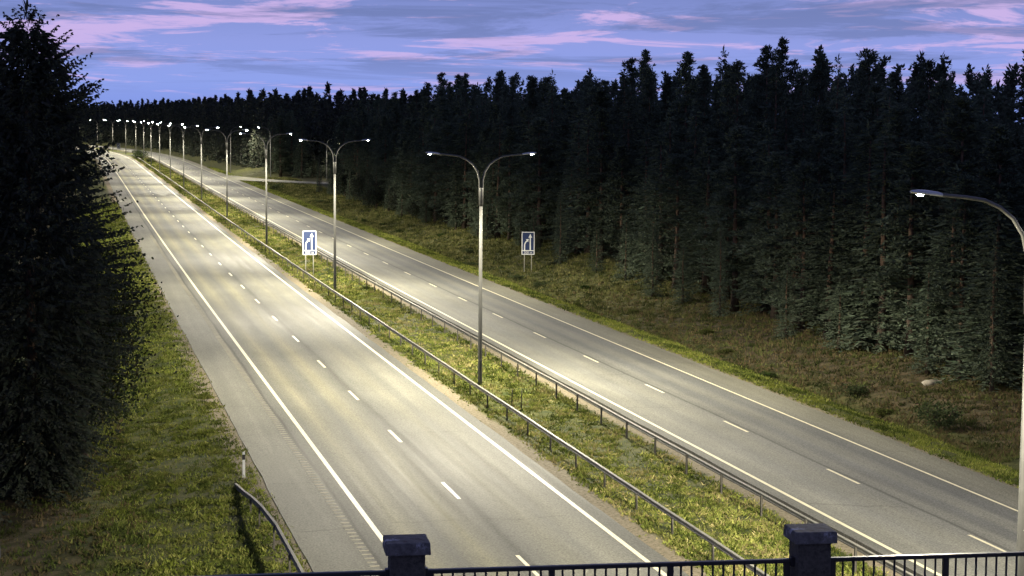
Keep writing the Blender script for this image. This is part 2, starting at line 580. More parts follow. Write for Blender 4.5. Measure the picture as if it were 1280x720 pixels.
for a, b, s_ in ((10.5, 16.6, 61.3), (9.9, 12.6, 75), (7.3, 9.1, 69), (7.3, 9.0, 77), (7.2, 9.1, 88), (10.2, 13.3, 104), (14, 17.2, 92), (7.3, 12.8, 122), (10, 17, 150), (7.2, 9.2, 60.5), (13.8, 16.9, 79)):
    crack(a, b, s_, road_l)
for a, b, s_ in ((26.3, 29.2, 95.5), (25.6, 29.0, 61.5), (25.7, 28.2, 84), (33.1, 34.9, 72), (29.5, 32.7, 112), (25.6, 32.8, 138), (33.2, 35, 101), (26, 29, 176)):
    crack(a, b, s_, road_r)

# ramp
P = RAMP.copy()
rv = []; ruv = []
acc = 0
dens = []
for i in range(len(P)-1):
    n = max(2, int(np.hypot(*(P[i+1]-P[i]))/3))
    for k in range(n):
        dens.append(P[i]+(P[i+1]-P[i])*k/n)
dens.append(P[-1])
dens = np.array(dens)
for _ in range(6):
    dens[1:-1] = (dens[:-2]+2*dens[1:-1]+dens[2:])/4
for i, p in enumerate(dens):
    d = dens[min(i+1, len(dens)-1)]-dens[max(i-1, 0)]
    d = d/np.hypot(*d); nrm = np.array([-d[1], d[0]])
    wd = 4.2
    if i: acc += np.hypot(*(p-dens[i-1]))
    for k, sgn in enumerate((-1, 1)):
        q = p+nrm*wd*sgn
        rv.append((q[0]+float(off(q[1])), q[1], -.325)); ruv.append((5+4.2*sgn, acc))
    for sgn in (-1,):
        pass
rv = np.array(rv); i = np.arange(len(dens)-1)*2
ramp_o = tag(link('slip_road', np_mesh('slip_road', rv, np.stack([i, i+1, i+3, i+2], -1), MAT['asphalt_ramp'], uv=np.array(ruv))),
             'lit slip road joining the right carriageway from the forest', kind='structure')


# ------------------------------------------------------------------ foliage kites
def kites(P, D, Wv):
    """P base, D direction with length, Wv half width vectors -> verts, faces"""
    n = len(P)
    V = np.empty((n, 4, 3))
    V[:, 0] = P; V[:, 1] = P+.5*D+Wv; V[:, 2] = P+D; V[:, 3] = P+.5*D-Wv
    F = np.arange(n*4).reshape(n, 4)
    return V.reshape(-1, 3), F


def perp(D, rng, wd):
    r = rng.normal(0, 1, D.shape)
    c = np.cross(D, r)
    c /= np.linalg.norm(c, axis=1, keepdims=True)+1e-9
    return c*np.asarray(wd).reshape(-1, 1)


def spruce_crown(rng, h, r, zb, step=.34, seg=.24, tw=.42, tw_w=.085, prof=.75, low=1.0, nb=6, col=(.088, .110, .076), rfun=None, core=700):
    Ps = []; Ds = []; Ws = []
    z = zb
    sticks = []
    while z < h-.15:
        t = (z-zb)/(h-zb)
        L0 = r*(1-t)**prof*min(1.0, low+t*2.2*(1-low)+.0) + .12
        if rfun: L0 = rfun(z)
        for b in range(nb if t < .85 else 4):
            az = rng.random()*2*math.pi
            L = L0*((.78+.22*rng.random()) if rfun else (.68+.42*rng.random()))
            e0 = -.18+.75*t+rng.normal(0, .07)
            dr = .30*(1-t)
            zz = z+rng.normal(0, step*.4)
            ca, sa = math.cos(az), math.sin(az)
            n = max(2, int(L/seg))
            d = (np.arange(n)+rng.random(n)*.6+.4)*L/n
            if t < .8: d = d[d > L*.22]
            k = d/L
            cz = zz+e0*d-dr*d*k+.12*L*k**3
            P = np.stack([ca*d, sa*d, cz], 1)
            f = np.array([ca, sa, e0*.6-.1]); sd = np.array([-sa, ca, 0])
            ln = tw*(1.05-.6*k)*(.7+.6*rng.random(len(d)))*(.55+.45*min(1, L/1.5))
            for sgn in (-1, 1):
                dirv = f[None]*.65+sd[None]*sgn*.85+np.array([0, 0, -.28])+rng.normal(0, .16, P.shape)
                dirv /= np.linalg.norm(dirv, axis=1, keepdims=True)
                D = dirv*ln[:, None]
                Ps.append(P); Ds.append(D); Ws.append(perp(D, rng, tw_w*(.7+.6*rng.random(len(d)))))
            D = (f[None]+rng.normal(0, .15, P.shape))*ln[:, None]*.8
            Ps.append(P); Ds.append(D); Ws.append(perp(D, rng, tw_w*np.ones(len(d))))
            D = np.array([0, 0, -1.])[None]*ln[:, None]*.7+rng.normal(0, .07, P.shape)
            Ps.append(P); Ds.append(D); Ws.append(perp(D, rng, tw_w*.8*np.ones(len(d))))
        z += step*(.8+.4*rng.random())
    if core:
        tt = rng.random(core)**1.3; zz = zb+(h-zb)*tt*.95
        R0 = (np.array([rfun(q) for q in zz]) if rfun else r*(1-tt)**prof)*.62
        aa = rng.random(core)*6.283; rr = R0*np.sqrt(rng.random(core))
        P = np.stack([np.cos(aa)*rr, np.sin(aa)*rr, zz], 1)
        D = np.stack([np.cos(aa), np.sin(aa), -.5+0*aa], 1)+rng.normal(0, .4, (core, 3))
        D *= (tw*1.0*(.6+.6*rng.random((core, 1))))
        Ps.append(P); Ds.append(D); Ws.append(perp(D, rng, np.full(core, tw_w*1.5)))
    n = 5
    P = np.stack([np.zeros(n), np.zeros(n), h-.55+.1*np.arange(n)], 1); D = np.tile([0, 0, .5], (n, 1))+rng.normal(0, .12, (n, 3))
    Ps.append(P); Ds.append(D); Ws.append(perp(D, rng, .05*np.ones(n)))
    P = np.concatenate(Ps); D = np.concatenate(Ds); Wv = np.concatenate(Ws)
    V, F = kites(P, D, Wv)
    c = np.array(col)[None]*(.65+.8*rng.random((len(P), 1)))*np.array([1, 1, 1])+rng.normal(0, .003, (len(P), 3))
    return V, F, np.repeat(np.clip(c, .004, 1), 4, 0)


def pine_crown(rng, h, r, zb, nbr=46, tufts=7, kn=13, kl=.30, kw=.045, col=(.088, .110, .076)):
    Ps = []; Ds = []; Ws = []; br = []

    def tuft(c, up, n, ln):
        d = rng.normal(0, 1, (n, 3)); d /= np.linalg.norm(d, axis=1, keepdims=True)
        d = d*.75+up[None]*.7
        d /= np.linalg.norm(d, axis=1, keepdims=True)
        L = ln*(.6+.7*rng.random((n, 1)))
        Ps.append(np.tile(c, (n, 1))+rng.normal(0, .07, (n, 3))); Ds.append(d*L)
        Ws.append(perp(d*L, rng, kw*(.7+.6*rng.random(n))))

    for i in range(nbr):
        t = (i+rng.random())/nbr
        z = zb+(h-zb)*(t**.9)
        prof = (math.sin(math.pi*min(1, .18+t*.55))**.8)*(1-t**1.5)*.97+.06
        L = r*prof*(.6+.55*rng.random())
        az = rng.random()*2*math.pi
        e = .02+1.0*t*t+.1*t+rng.normal(0, .14)
        f = np.array([math.cos(az), math.sin(az), e])
        base_ = np.array([0, 0, z])
        tip = base_+f*L+np.array([0, 0, .15*L])
        br.append((base_, tip, .035*(1.2-t)))
        m = max(3, int(tufts*(.5+L/r)))
        for k in range(m):
            q = .38+.62*(k+rng.random())/m
            lat = rng.normal(0, .24*L*(1.1-q)+.10, 3); lat[2] *= .5
            c = base_+f*L*q+np.array([0, 0, .15*L*q*q])+lat
            tuft(c, np.array([f[0]*.5, f[1]*.5, .8]), kn, kl)
    for k in range(5+int(4*rng.random())):      # upright candelabra shoots of the open top
        a = rng.random()*6.28
        zb0 = h-.2-(0 if k == 0 else 3.2*rng.random())
        ro = 0 if k == 0 else .35+.28*(h-zb0)*rng.random()
        ln_ = 1.5 if k == 0 else .8+.7*rng.random()
        for q in np.arange(0, 1, .2/ln_):
            rr = ro*min(1, .3+q*1.2)
            tuft(np.array([math.cos(a)*rr, math.sin(a)*rr, zb0-ln_+ln_*q]), np.array([0, 0, 1.1]), 6, kl*.62*(1.25-q*.8))
    P = np.concatenate(Ps); D = np.concatenate(Ds); Wv = np.concatenate(Ws)
    V, F = kites(P, D, Wv)
    c = np.array(col)[None]*(.65+.8*rng.random((len(P), 1)))*np.array([1, 1, 1])+rng.normal(0, .003, (len(P), 3))
    return V, F, np.repeat(np.clip(c, .004, 1), 4, 0)


def pine_crown(rng, h, r, zb, nbr=46, tufts=7, kn=13, kl=.30, kw=.045, col=(.088, .110, .076)):
    Ps = []; Ds = []; Ws = []; br = []

    def tuft(c, up, n, ln):
        d = rng.normal(0, 1, (n, 3)); d /= np.linalg.norm(d, axis=1, keepdims=True)
        d = d*.75+up[None]*.7
        d /= np.linalg.norm(d, axis=1, keepdims=True)
        L = ln*(.6+.7*rng.random((n, 1)))
        Ps.append(np.tile(c, (n, 1))+rng.normal(0, .07, (n, 3))); Ds.append(d*L)
        Ws.append(perp(d*L, rng, kw*(.7+.6*rng.random(n))))

    for i in range(nbr):
        t = (i+rng.random())/nbr
        z = zb+(h-zb)*(t**.9)
        prof = (math.sin(math.pi*min(1, .18+t*.55))**.8)*(1-t**1.5)*.97+.06
        L = r*prof*(.6+.55*rng.random())
        az = rng.random()*2*math.pi
        e = .02+1.0*t*t+.1*t+rng.normal(0, .14)
        f = np.array([math.cos(az), math.sin(az), e])
        base_ = np.array([0, 0, z])
        tip = base_+f*L+np.array([0, 0, .15*L])
        br.append((base_, tip, .035*(1.2-t)))
        m = max(3, int(tufts*(.5+L/r)))
        for k in range(m):
            q = .38+.62*(k+rng.random())/m
            lat = rng.normal(0, .24*L*(1.1-q)+.10, 3); lat[2] *= .5
            c = base_+f*L*q+np.array([0, 0, .15*L*q*q])+lat
            tuft(c, np.array([f[0]*.5, f[1]*.5, .8]), kn, kl)
    for k in range(2+int(3*rng.random())):      # upright leading shoots
        a = rng.random()*6.28; rr = .35*rng.random() if k else 0
        zt = h-(0 if k == 0 else .3+.7*rng.random())
        for q in np.arange(zt-1.3, zt, .22):
            tuft(np.array([math.cos(a)*rr, math.sin(a)*rr, q]), np.array([0, 0, .9]), 7, kl*.8)
    P = np.concatenate(Ps); D = np.concatenate(Ds); Wv = np.concatenate(Ws)
    V, F = kites(P, D, Wv)
    c = np.array(col)[None]*(.6+.85*rng.random((len(P), 1)))+rng.normal(0, .003, (len(P), 3))
    return V, F, np.repeat(np.clip(c, .004, 1), 4, 0), br


def bush_crown(rng, h, r, n=1500, kl=.22, kw=.07, col=(.055, .075, .030), clumps=26):
    cc = rng.normal(0, 1, (clumps, 3)); cc /= np.linalg.norm(cc, axis=1, keepdims=True)
    cc *= (rng.random((clumps, 1))**.45)*.82
    C = np.stack([cc[:, 0]*r, cc[:, 1]*r, h*.5+cc[:, 2]*h*.46], 1)
    C[:, 2] = np.maximum(C[:, 2], .15)
    idx = rng.integers(0, clumps, n)
    sz = (.22+.18*rng.random(clumps))*min(r, h*.7)
    P = C[idx]+rng.normal(0, 1, (n, 3))*sz[idx][:, None]*.55
    P[:, 2] = np.maximum(P[:, 2], .03)
    D = rng.normal(0, 1, (n, 3)); D[:, 2] = np.abs(D[:, 2])*.6+.2
    D = D/np.linalg.norm(D, axis=1, keepdims=True)*kl*(.6+.7*rng.random((n, 1)))
    V, F = kites(P, D, perp(D, rng, kw*(.6+.8*rng.random(n))))
    tone = (.7+.6*rng.random(clumps))[idx][:, None]
    c = np.array(col)[None]*tone*(.7+.6*rng.random((n, 1)))+rng.normal(0, .004, (n, 3))
    return V, F, np.repeat(np.clip(c, .004, 1), 4, 0)


def trunk_mesh(name, h, rb, matname, rng, br=(), top=.92, lean=.0):
    mb = MB()
    n = 7
    pts = []; rad = []
    ph = rng.random()*6
    for i in range(n):
        t = i/(n-1)
        pts.append((math.sin(t*3+ph)*.12*t+lean*t, math.cos(t*2.3+ph)*.12*t, -.4+(h*top+.4)*t)); rad.append(rb*(1-.88*t)+.012)
    rad[0] *= 1.5
    mb.tube(pts, rad, 8)
    for a, b, rr in br:
        mb.tube([a, tuple((np.array(a)*.5+np.array(b)*.5)-np.array([0, 0, .04])), b], [rr, rr*.7, rr*.25], 4, cap=False)
    for k in range(14):                     # dead stubs
        z = h*(.08+.4*rng.random()); a = rng.random()*6.28; L = .4+.9*rng.random()
        mb.tube([(0, 0, z), (math.cos(a)*L, math.sin(a)*L, z-.1+.2*rng.random())], [.02, .006], 3, cap=False)
    return mb.mesh(name, MAT[matname], True)


# prototypes ( crown mesh, trunk mesh ) at true size
SPR = []; PIN = []; LOWT = []
for i in range(4):
    rng = np.random.default_rng(100+i)
    h = 17.5+i*.5; r = (2.5, 2.9, 2.2, 2.7)[i]
    V, F, c = spruce_crown(rng, h, r, (.9, 1.4, .7, 2.0)[i], step=.34, seg=.22, tw=.38, tw_w=.06, low=.8, prof=.78)
    SPR.append((np_mesh('spruce_crown', V, F, MAT['needles'], col=c), trunk_mesh('spruce_trunk', h, .19, 'bark', rng), h))
for i in range(6):
    rng = np.random.default_rng(200+i)
    h = 17+i*.45; r = (2.2, 2.6, 1.9, 2.4, 2.1, 2.7)[i]
    zb = (1.6, 2.4, 1.2, 6.5, 1.8, 3.6)[i]
    V, F, c, br = pine_crown(rng, h, r, zb, nbr=int(5.6*(h-zb)), tufts=9, kn=13, kl=.32, kw=.05)
    PIN.append((np_mesh('pine_crown', V, F, MAT['needles'], col=c), trunk_mesh('pine_trunk', h, .17, 'bark', rng, br), h))
BIR = []
for i in range(2):
    rng = np.random.default_rng(300+i)
    V, F, c = bush_crown(rng, 7.5, 2.0, 3800, .24, .08, (.028, .036, .02), 46)
    V[:, 2] += 3.0
    BIR.append((np_mesh('birch_crown', V, F, MAT['leaves'], col=c), trunk_mesh('birch_trunk', 10, .11, 'birch_bark', rng), 10.5))
BUS = []
for i, (hh, rr, cc) in enumerate(((1.1, .9, (.045, .07, .022)), (1.5, 1.3, (.05, .065, .03)), (.9, .8, (.07, .08, .025)), (4.6, 2.3, (.045, .052, .038)), (5.5, 2.6, (.04, .048, .036)))):
    rng = np.random.default_rng(400+i)
    big = hh > 3
    V, F, c = bush_crown(rng, hh, rr, 4200 if big else 1300, .26 if big else .13, .07 if big else .045, cc, 60 if big else 26)
    mb = MB()
    for k in range(9):
        a = rng.random()*6.28
        mb.tube([(0, 0, -.15), (math.cos(a)*rr*.3, math.sin(a)*rr*.3, hh*.4), (math.cos(a)*rr*.6, math.sin(a)*rr*.6, hh*.8)], [.03, .02, .008], 4, cap=False)
    BUS.append((np_mesh('foliage', V, F, MAT['leaves'], col=c), mb.mesh('stem', MAT['bark'], True), hh))


def plant(kind, proto, u, s, scale, label, cat, group, names, sink=.05, sx=None):
    z = float(zter(u, s))
    if kind == 'willow_bush' and s > 380: u += 2
    o = empty(kind, W(u, s, z-sink), random.random()*6.283)
    sxx = sx or scale*random.uniform(1.05, 1.35)
    o.scale = (sxx, sxx, scale)
    tag(o, label, cat, group)
    link(names[1], proto[1], o)
    link(names[0], proto[0], o)
    return o


CT = ('crown', 'trunk')
FG = 'forest trees along the right side of the motorway'
# right hand forest, four rows
cnt = 0


def nth(k):
    return f"{k}{'th' if 10 <= k % 100 <= 20 else {1: 'st', 2: 'nd', 3: 'rd'}.get(k % 10, 'th')}"


def px_of(u, s):
    v = W(u, s, 0)-Vector((0, 0, CAM_H))
    return 640+F_PX*v.dot(R_)/v.dot(FWD)




for row, (ub, ds_, jit_) in enumerate(((47.2, 3.7, .9), (50.6, 3.8, 1.1), (54.5, 4.4, 1.3), (59.5, 5.4, 1.6))):
    s = 72+row*1.3
    rowlist = []
    while s < (460 if row < 2 else 400):
        s1 = s+random.uniform(-.8, .8); u1 = ub+random.uniform(-jit_, jit_)+1.2*math.sin(s*.05)
        g = 1+max(0, s-200)/420
        s += ds_*random.uniform(.85, 1.2)*g
        if dist_ramp(u1, s1) < 8.5 or (330 < s1 < 432 and px_of(u1, s1) < 424):
            continue
        if random.random() < (.45 if row == 0 else .4 if row == 1 else .35):
            i = random.randrange(4); pr = SPR[i]; kd = 'spruce'
        else:
            i = random.choice((0, 1, 2, 4) if row < 2 else range(6)); pr = PIN[i]; kd = 'pine'
        sc = random.uniform(*((.58, .80), (.68, .90), (.82, 1.03), (.88, 1.08))[row])*float(np.interp(s1, [90, 170], [.9, 1.0]))
        rowlist.append((px_of(u1, s1), kd, plant(kd+'_tree', pr, u1, s1, sc, None, 'tree', FG, CT, sx=random.uniform(1.15, 1.55) if row < 2 else None)))
        cnt += 1
    rowlist.sort(key=lambda q: -q[0])
    k_ = 0; m_ = 0
    for x_, kd, o_ in rowlist:
        rw = ('in the front row of the right forest', 'in the second row of the right forest', 'in the third row of the right forest', 'deep in the right forest')[row]
        if x_ > 1290:
            m_ += 1; o_['label'] = f'dark {kd} {rw}, {nth(m_)} one outside the photo'; continue
        k_ += 1
        o_['label'] = f'dark {kd} {rw}, {nth(k_)} of it from the right'

# young low spruces on the forest edge
for k in range(30):
    s = 74+k*9.5+random.uniform(-3, 3); u = 45.0+random.uniform(-.7, 1.0)
    if dist_ramp(u, s) < 8: continue
    plant('young_spruce', SPR[random.randrange(4)], u, s, random.uniform(.22, .42), f'small young spruce at the foot of the right forest, {nth(k+1)} from the right edge', 'tree',
          'young spruces at the forest edge', CT, sx=random.uniform(.4, .55))

# ------------------------------------------------------------------ left trees
rng = np.random.default_rng(900)
hL = 18.3
RF = lambda z: float(np.interp(z, [.3, 1.8, 4, 6, 8.6, 10.6, 13.2, 15.5, 17, 18.3], [2.0, 2.9, 3.7, 4.2, 4.35, 3.85, 3.15, 2.25, 1.35, .15]))
V, F, c = spruce_crown(rng, hL, 4.4, .6, step=.19, seg=.14, tw=.33, tw_w=.042, nb=12, col=(.060, .070, .052), rfun=RF, core=12000)
big = (np_mesh('spruce_crown', V, F, MAT['needles'], col=c), trunk_mesh('spruce_trunk', hL, .24, 'bark', rng), hL)
plant('spruce_tree', big, -1.3, 71.5, 1.0, 'large dark spruce filling the left edge of the photo beside the verge', 'tree', None, CT, sx=1.0)
rng = np.random.default_rng(901)
V, F, c = spruce_crown(rng, 11.5, 3.2, .4, step=.23, seg=.13, tw=.34, tw_w=.042, prof=.7, low=.8, nb=8, col=(.055, .062, .048), core=2500)
sec = (np_mesh('spruce_crown', V, F, MAT['needles'], col=c), trunk_mesh('spruce_trunk', 11.5, .18, 'bark', rng), 11.5)
rng = np.random.default_rng(902)
V, F, c = bush_crown(rng, 11.2, 3.0, 17000, .20, .05, (.028, .034, .020), 110)
aut = (np_mesh('leaf_crown', V, F, MAT['leaves'], col=c), trunk_mesh('leaf_trunk', 9.5, .16, 'bark', rng), 11)
plant('broadleaf_tree', aut, .55, 79.5, 1.0, 'shorter dark leafy tree just behind the large left spruce, reaching towards the road', 'tree', None, CT, sx=1.0)
plant('broadleaf_tree', aut, .2, 88.5, .8, 'low leafy tree behind the left tree group beside the verge', 'tree', None, CT, sx=.85)
plant('spruce_tree', sec, -4.9, 66.0, 1.12, 'spruce at the far left edge in front of the large one', 'tree', None, CT, sx=1.15)
plant('spruce_tree', SPR[1], -5.8, 79, .9, 'slim spruce half hidden behind the large spruce on the left', 'tree', None, CT, sx=1.2)
plant('spruce_tree', SPR[0], -3.2, 90, .78, 'spruce behind the left tree group, low down by the verge', 'tree', None, CT, sx=1.2)
LG = 'trees along the left verge'
for k in range(14):
    s = 104+k*11+random.uniform(-3, 3); u = -8.5+random.uniform(-2, 1)
    pr = SPR[random.randrange(4)] if random.random() < .6 else PIN[random.randrange(6)]
    kd = 'spruce' if pr in SPR else 'pine'
    plant(kd+'_tree', pr, u, s, random.uniform(.8, 1), f'dark {kd} hidden beyond the large left spruce, {nth(k+1)} along the left verge', 'tree', LG, CT)

# birches and willow bushes
for k, (u, s) in enumerate(((54, 475), (57.5, 462), (60, 478), (56.5, 452), (47.5, 505), (46.5, 540))):
    plant('birch_tree', BIR[random.randrange(2)], u, s, random.uniform(.8, 1.05), f'slender pale birch beyond the slip road at the forest edge, {nth(k+1)} of six', 'tree', 'birches beyond the slip road', CT)
FS = ('foliage', 'stem')
for k, (u, s, sc) in enumerate(((45.5, 262, .8), (45, 281, .9), (46, 300, 1.0), (45.6, 318, 1.0),
                                (62, 404, .8), (57, 412, .75), (54, 424, .7), (52, 436, .8), (63, 412, .95), (53.5, 452, .8), (52, 466, .8), (51, 482, .9), (49, 500, .9), (67, 398, .9), (72, 392, 1.0), (77, 386, 1.0), (45.5, 245, .7), (45.8, 228, .6))):
    side = 'before' if s < 380 else 'behind'; kk_ = nth(k+1)
    plant('willow_bush', BUS[3+k % 2], u, s, sc, f'grey green leafy bush {side} the lit slip road, {kk_} counting from the sign', 'bush', f'bushes {side} the slip road', FS)
for k in range(30):
    s = 84+k*8.2+random.uniform(-2, 2); u = 38.9+random.uniform(-.8, 1.2)+(random.random()**2)*3
    if random.random() < .25: continue
    if dist_ramp(u, s) < 6: continue
    plant('low_bush', BUS[random.randrange(3)], u, s, random.uniform(.25, .5), f'low green bush in the ditch along the right verge, {nth(k+1)} from the right edge', 'bush', 'low bushes in the right ditch', FS, sx=random.uniform(.5, .95))
plant('low_bush', BUS[1], 39.7, 79.6, .95, 'dark low bush at the foot of the brown slope near the right edge', 'bush', None, FS, sx=1.0)
plant('low_bush', BUS[1], 38.6, 368, 1.2, 'dark round bush standing alone on the grass wedge before the slip road', 'bush', None, FS, sx=1.3)
for k, (u, s, sc) in enumerate(((20.2, 596, 1.6), (21.5, 622, 1.8), (22.4, 655, 1.6), (21.6, 566, 1.0))):
    plant('low_bush', BUS[1], u, s, sc, f'dark bush in the median far away between the lamp posts, {nth(k+1)} of four', 'bush', 'far bushes in the median', FS, sx=sc*1.2)

# ------------------------------------------------------------------ far forest (one mass)
rng = np.random.default_rng(77)
mids = []
for i in range(5):
    h = 17+i*.6
    if i < 2:
        V, F, c = spruce_crown(rng, h, 2.5, 2.0, step=.62, seg=.5, tw=.7, tw_w=.15, prof=.8, low=.8, nb=6, col=(.072, .088, .064), core=120)
    else:
        V, F, c, _b = pine_crown(rng, h, 2.3, 4.5, nbr=44, tufts=4, kn=5, kl=.5, kw=.10, col=(.072, .088, .064))
    mids.append((V, F, c))
lows = []
for i in range(5):
    h = 17+i*.6
    if i < 3:
        V, F, c = spruce_crown(rng, h, 2.6, 1.0, step=.85, seg=.95, tw=1.15, tw_w=.28, prof=.85, low=.8, nb=5, col=(.060, .068, .052), core=0)
    else:
        V, F, c, _b = pine_crown(rng, h, 2.3, 3.5, nbr=34, tufts=3, kn=3, kl=.8, kw=.17, col=(.060, .068, .052))
    lows.append((V, F, c))
pts = []
for row in range(9):
    s = 400.
    while s < 1500:
        s += rng.uniform(2.8, 4.8)*(1+row*.08)
        u = 46.5+row*4.2+rng.normal(0, 1.2)
        if row == 0 and s > 560: u -= 2
        if dist_ramp(u, s) < 9 or (s < 470 and row < 2) or (392 < s < 432 and px_of(u, s) < 424): continue
        pts.append((u, s, rng.uniform(.78, 1.06)))
for row in range(3):
    s = 150.
    while s < 1100:
        s += rng.uniform(3.4, 5.5)
        pts.append((-12-row*4.5+rng.normal(0, 1.2), s, rng.uniform(.8, 1.05)))
for row in range(7):
    s = 74.
    while s < 400:
        s += rng.uniform(3.0, 4.8)
        u = 65+row*5+rng.normal(0, 1.3)
        if dist_ramp(u, s) < 9 or (330 < s < 432 and px_of(u, s) < 424): continue
        pts.append((u, s, rng.uniform(.78, 1.0)*float(np.interp(s, [90, 170], [.9, 1.0]))))
Vs = []; Fs = []; Cs = []; nvt = 0
for u, s, sc in pts:
    V, F, c = (mids if s < 330 and u > 0 else lows)[rng.integers(0, 5)]
    a = rng.random()*6.28; ca, sa = math.cos(a), math.sin(a)
    x = (V[:, 0]*ca-V[:, 1]*sa)*sc*1.12+u+float(off(s)); y = (V[:, 0]*sa+V[:, 1]*ca)*sc*1.12+s
    Vs.append(np.stack([x, y, V[:, 2]*sc+float(zter(u, s))], 1)); Fs.append(F+nvt); Cs.append(c); nvt += len(V)
print('far trees', len(pts), 'near', cnt, 'far quads', sum(len(f) for f in Fs))
ff_ = link('distant_forest', np_mesh('distant_forest', np.concatenate(Vs), np.concatenate(Fs), MAT['needles'], col=np.concatenate(Cs)))
tag(ff_, 'dark mass of pine and spruce forest on both sides and across the horizon', 'forest', None, 'stuff')


# ------------------------------------------------------------------ grass
def grass(name, n, sampler, label, hmin, hmax, wd, palette, nb=5, spread=.10, tilt=.55, pal2=None, cluster=0):
    rng = np.random.default_rng(hash(name) % 1000 if False else len(name)*13+n % 97)
    ct = None
    if cluster:
        u, s = sampler(rng, n//cluster)
        m_ = len(u)
        r_ = .10+.30*rng.random(m_)**1.5
        ct = np.repeat(.55+.9*rng.random(m_), cluster)
        u = np.repeat(u, cluster)+rng.normal(0, 1, m_*cluster)*np.repeat(r_, cluster)
        s = np.repeat(s, cluster)+rng.normal(0, 1, m_*cluster)*np.repeat(r_, cluster)
    else:
        u, s = sampler(rng, n)
    z = zter(u, s)
    n = len(u)
    x = u+off(s)
    base_ = np.stack([x, s, z-.02], 1)
    P = np.repeat(base_, nb, 0)+np.concatenate([rng.normal(0, spread, (n*nb, 2)), np.zeros((n*nb, 1))], 1)
    far = np.repeat(1+np.clip((s-80)/140, 0, 2.5), nb)
    H = (hmin+(hmax-hmin)*rng.random(n*nb)**2)*far**.45
    if ct is not None: H = H*np.repeat(ct, nb)
    D = np.concatenate([rng.normal(0, tilt, (n*nb, 2)), np.ones((n*nb, 1))], 1)
    D /= np.linalg.norm(D, axis=1, keepdims=True); D *= H[:, None]
    Wv = perp(D, rng, wd*(.6+.8*rng.random(n*nb))*far)
    V = np.empty((n*nb, 3, 3)); V[:, 0] = P-Wv; V[:, 1] = P+Wv; V[:, 2] = P+D
    F = np.arange(n*nb*3).reshape(-1, 3)
    pal = np.array(palette)
    # patchy colour choice
    pn = .5+.5*np.sin(u*1.9+np.sin(s*.31)*2)*np.sin(s*.7+u*.6)
    k = np.clip(pn+rng.normal(0, .25, n), 0, .999)*len(pal)
    if ct is not None: k = np.clip((ct-.5)*.9+rng.normal(0, .12, n), 0, .999)*len(pal)
    c = pal[k.astype(int)]*1.2*(.7+.6*rng.random((n, 1)))
    if pal2 is not None:
        c2_ = np.array(pal2)[k.astype(int)]*1.2*(.7+.6*rng.random((n, 1)))
        c = np.where((s+rng.normal(0, 14, n) > 135)[:, None], c2_, c)
    c = np.repeat(np.repeat(c, nb, 0)*(.8+.4*rng.random((n*nb, 1))), 3, 0)
    o = link(name, np_mesh(name, V.reshape(-1, 3), F, MAT['grass_blade'], col=c))
    tag(o, label, 'grass', None, 'stuff')


def samp(u0, u1, s0, s1, power=1.7, clump=.5):
    def f(rng, n):
        t = rng.random(n)**power
        s = s0+(s1-s0)*t; u = u0+(u1-u0)*rng.random(n)
        k = (np.sin(u*3.1+s*.9)*np.sin(s*2.3-u*1.3)+np.sin(u*5.7+s*4.1)*.6+rng.normal(0, .6, n))
        m = (k > -clump*1.2) & (dist_ramp(u, s) > 5.2)
        return u[m], s[m]
    return f


GRN = [(.045, .06, .014), (.085, .105, .024), (.13, .15, .036), (.18, .185, .052), (.23, .20, .09)]
grass('median_grass', 34000, samp(18.75, 23.9, 48, 620, 2.2, .45), 'yellow green grass and weeds in the median between the two guardrails', .05, .22, .035, GRN)
grass('median_weeds', 56000, samp(18.9, 23.6, 48, 330, 2.0, -.15), 'low broad leaved weeds in clumps between the two guardrails', .07, .21, .035, GRN, nb=5, spread=.06, tilt=1.3, cluster=14)
grass('verge_weeds', 46000, samp(0, 6.6, 48, 200, 1.7, -.1), 'clumps of broad leaved weeds in the left verge grass', .07, .21, .035, GRN[:4], nb=5, spread=.06, tilt=1.3, cluster=14)
grass('verge_grass', 26000, samp(1.0, 6.9, 48, 300, 1.8, .6), 'green grass on the left verge between the spruce and the shoulder', .06, .22, .03, GRN[:4]+[(.10, .12, .02)])
grass('bank_grass', 26000, samp(-9, 2.5, 46, 130, 1.2, .3), 'brownish weeds and dry grass under the large left spruce', .06, .26, .035,
      [(.035, .045, .014), (.055, .05, .022), (.085, .065, .035), (.05, .065, .018)])
grass('roadside_grass', 30000, samp(35.5, 38.4, 62, 520, 1.6, .7), 'bright grass strip beside the right shoulder', .05, .2, .03, GRN[:4]+[(.14, .16, .03)])
grass('heath_grass', 60000, samp(38.2, 48.5, 72, 430, 1.6, .35), 'brown heather and dry grass on the slope below the right forest', .08, .3, .035,
      [(.040, .050, .018), (.068, .070, .028), (.092, .076, .040), (.115, .086, .048), (.085, .096, .034)],
      pal2=[(.04, .048, .018), (.07, .076, .028), (.11, .105, .042), (.09, .10, .03), (.14, .135, .055)])


# ------------------------------------------------------------------ street lamps
def arm_pts(sg):
    raw = [(.075, 9.15), (.08, 10.0), (.085, 10.42), (.20, 10.87), (.45, 11.24), (.77, 11.48), (1.14, 11.64), (1.6, 11.71), (2.2, 11.76), (2.3, 11.77)]
    return [(sg*x, 0, z) for x, z in raw]


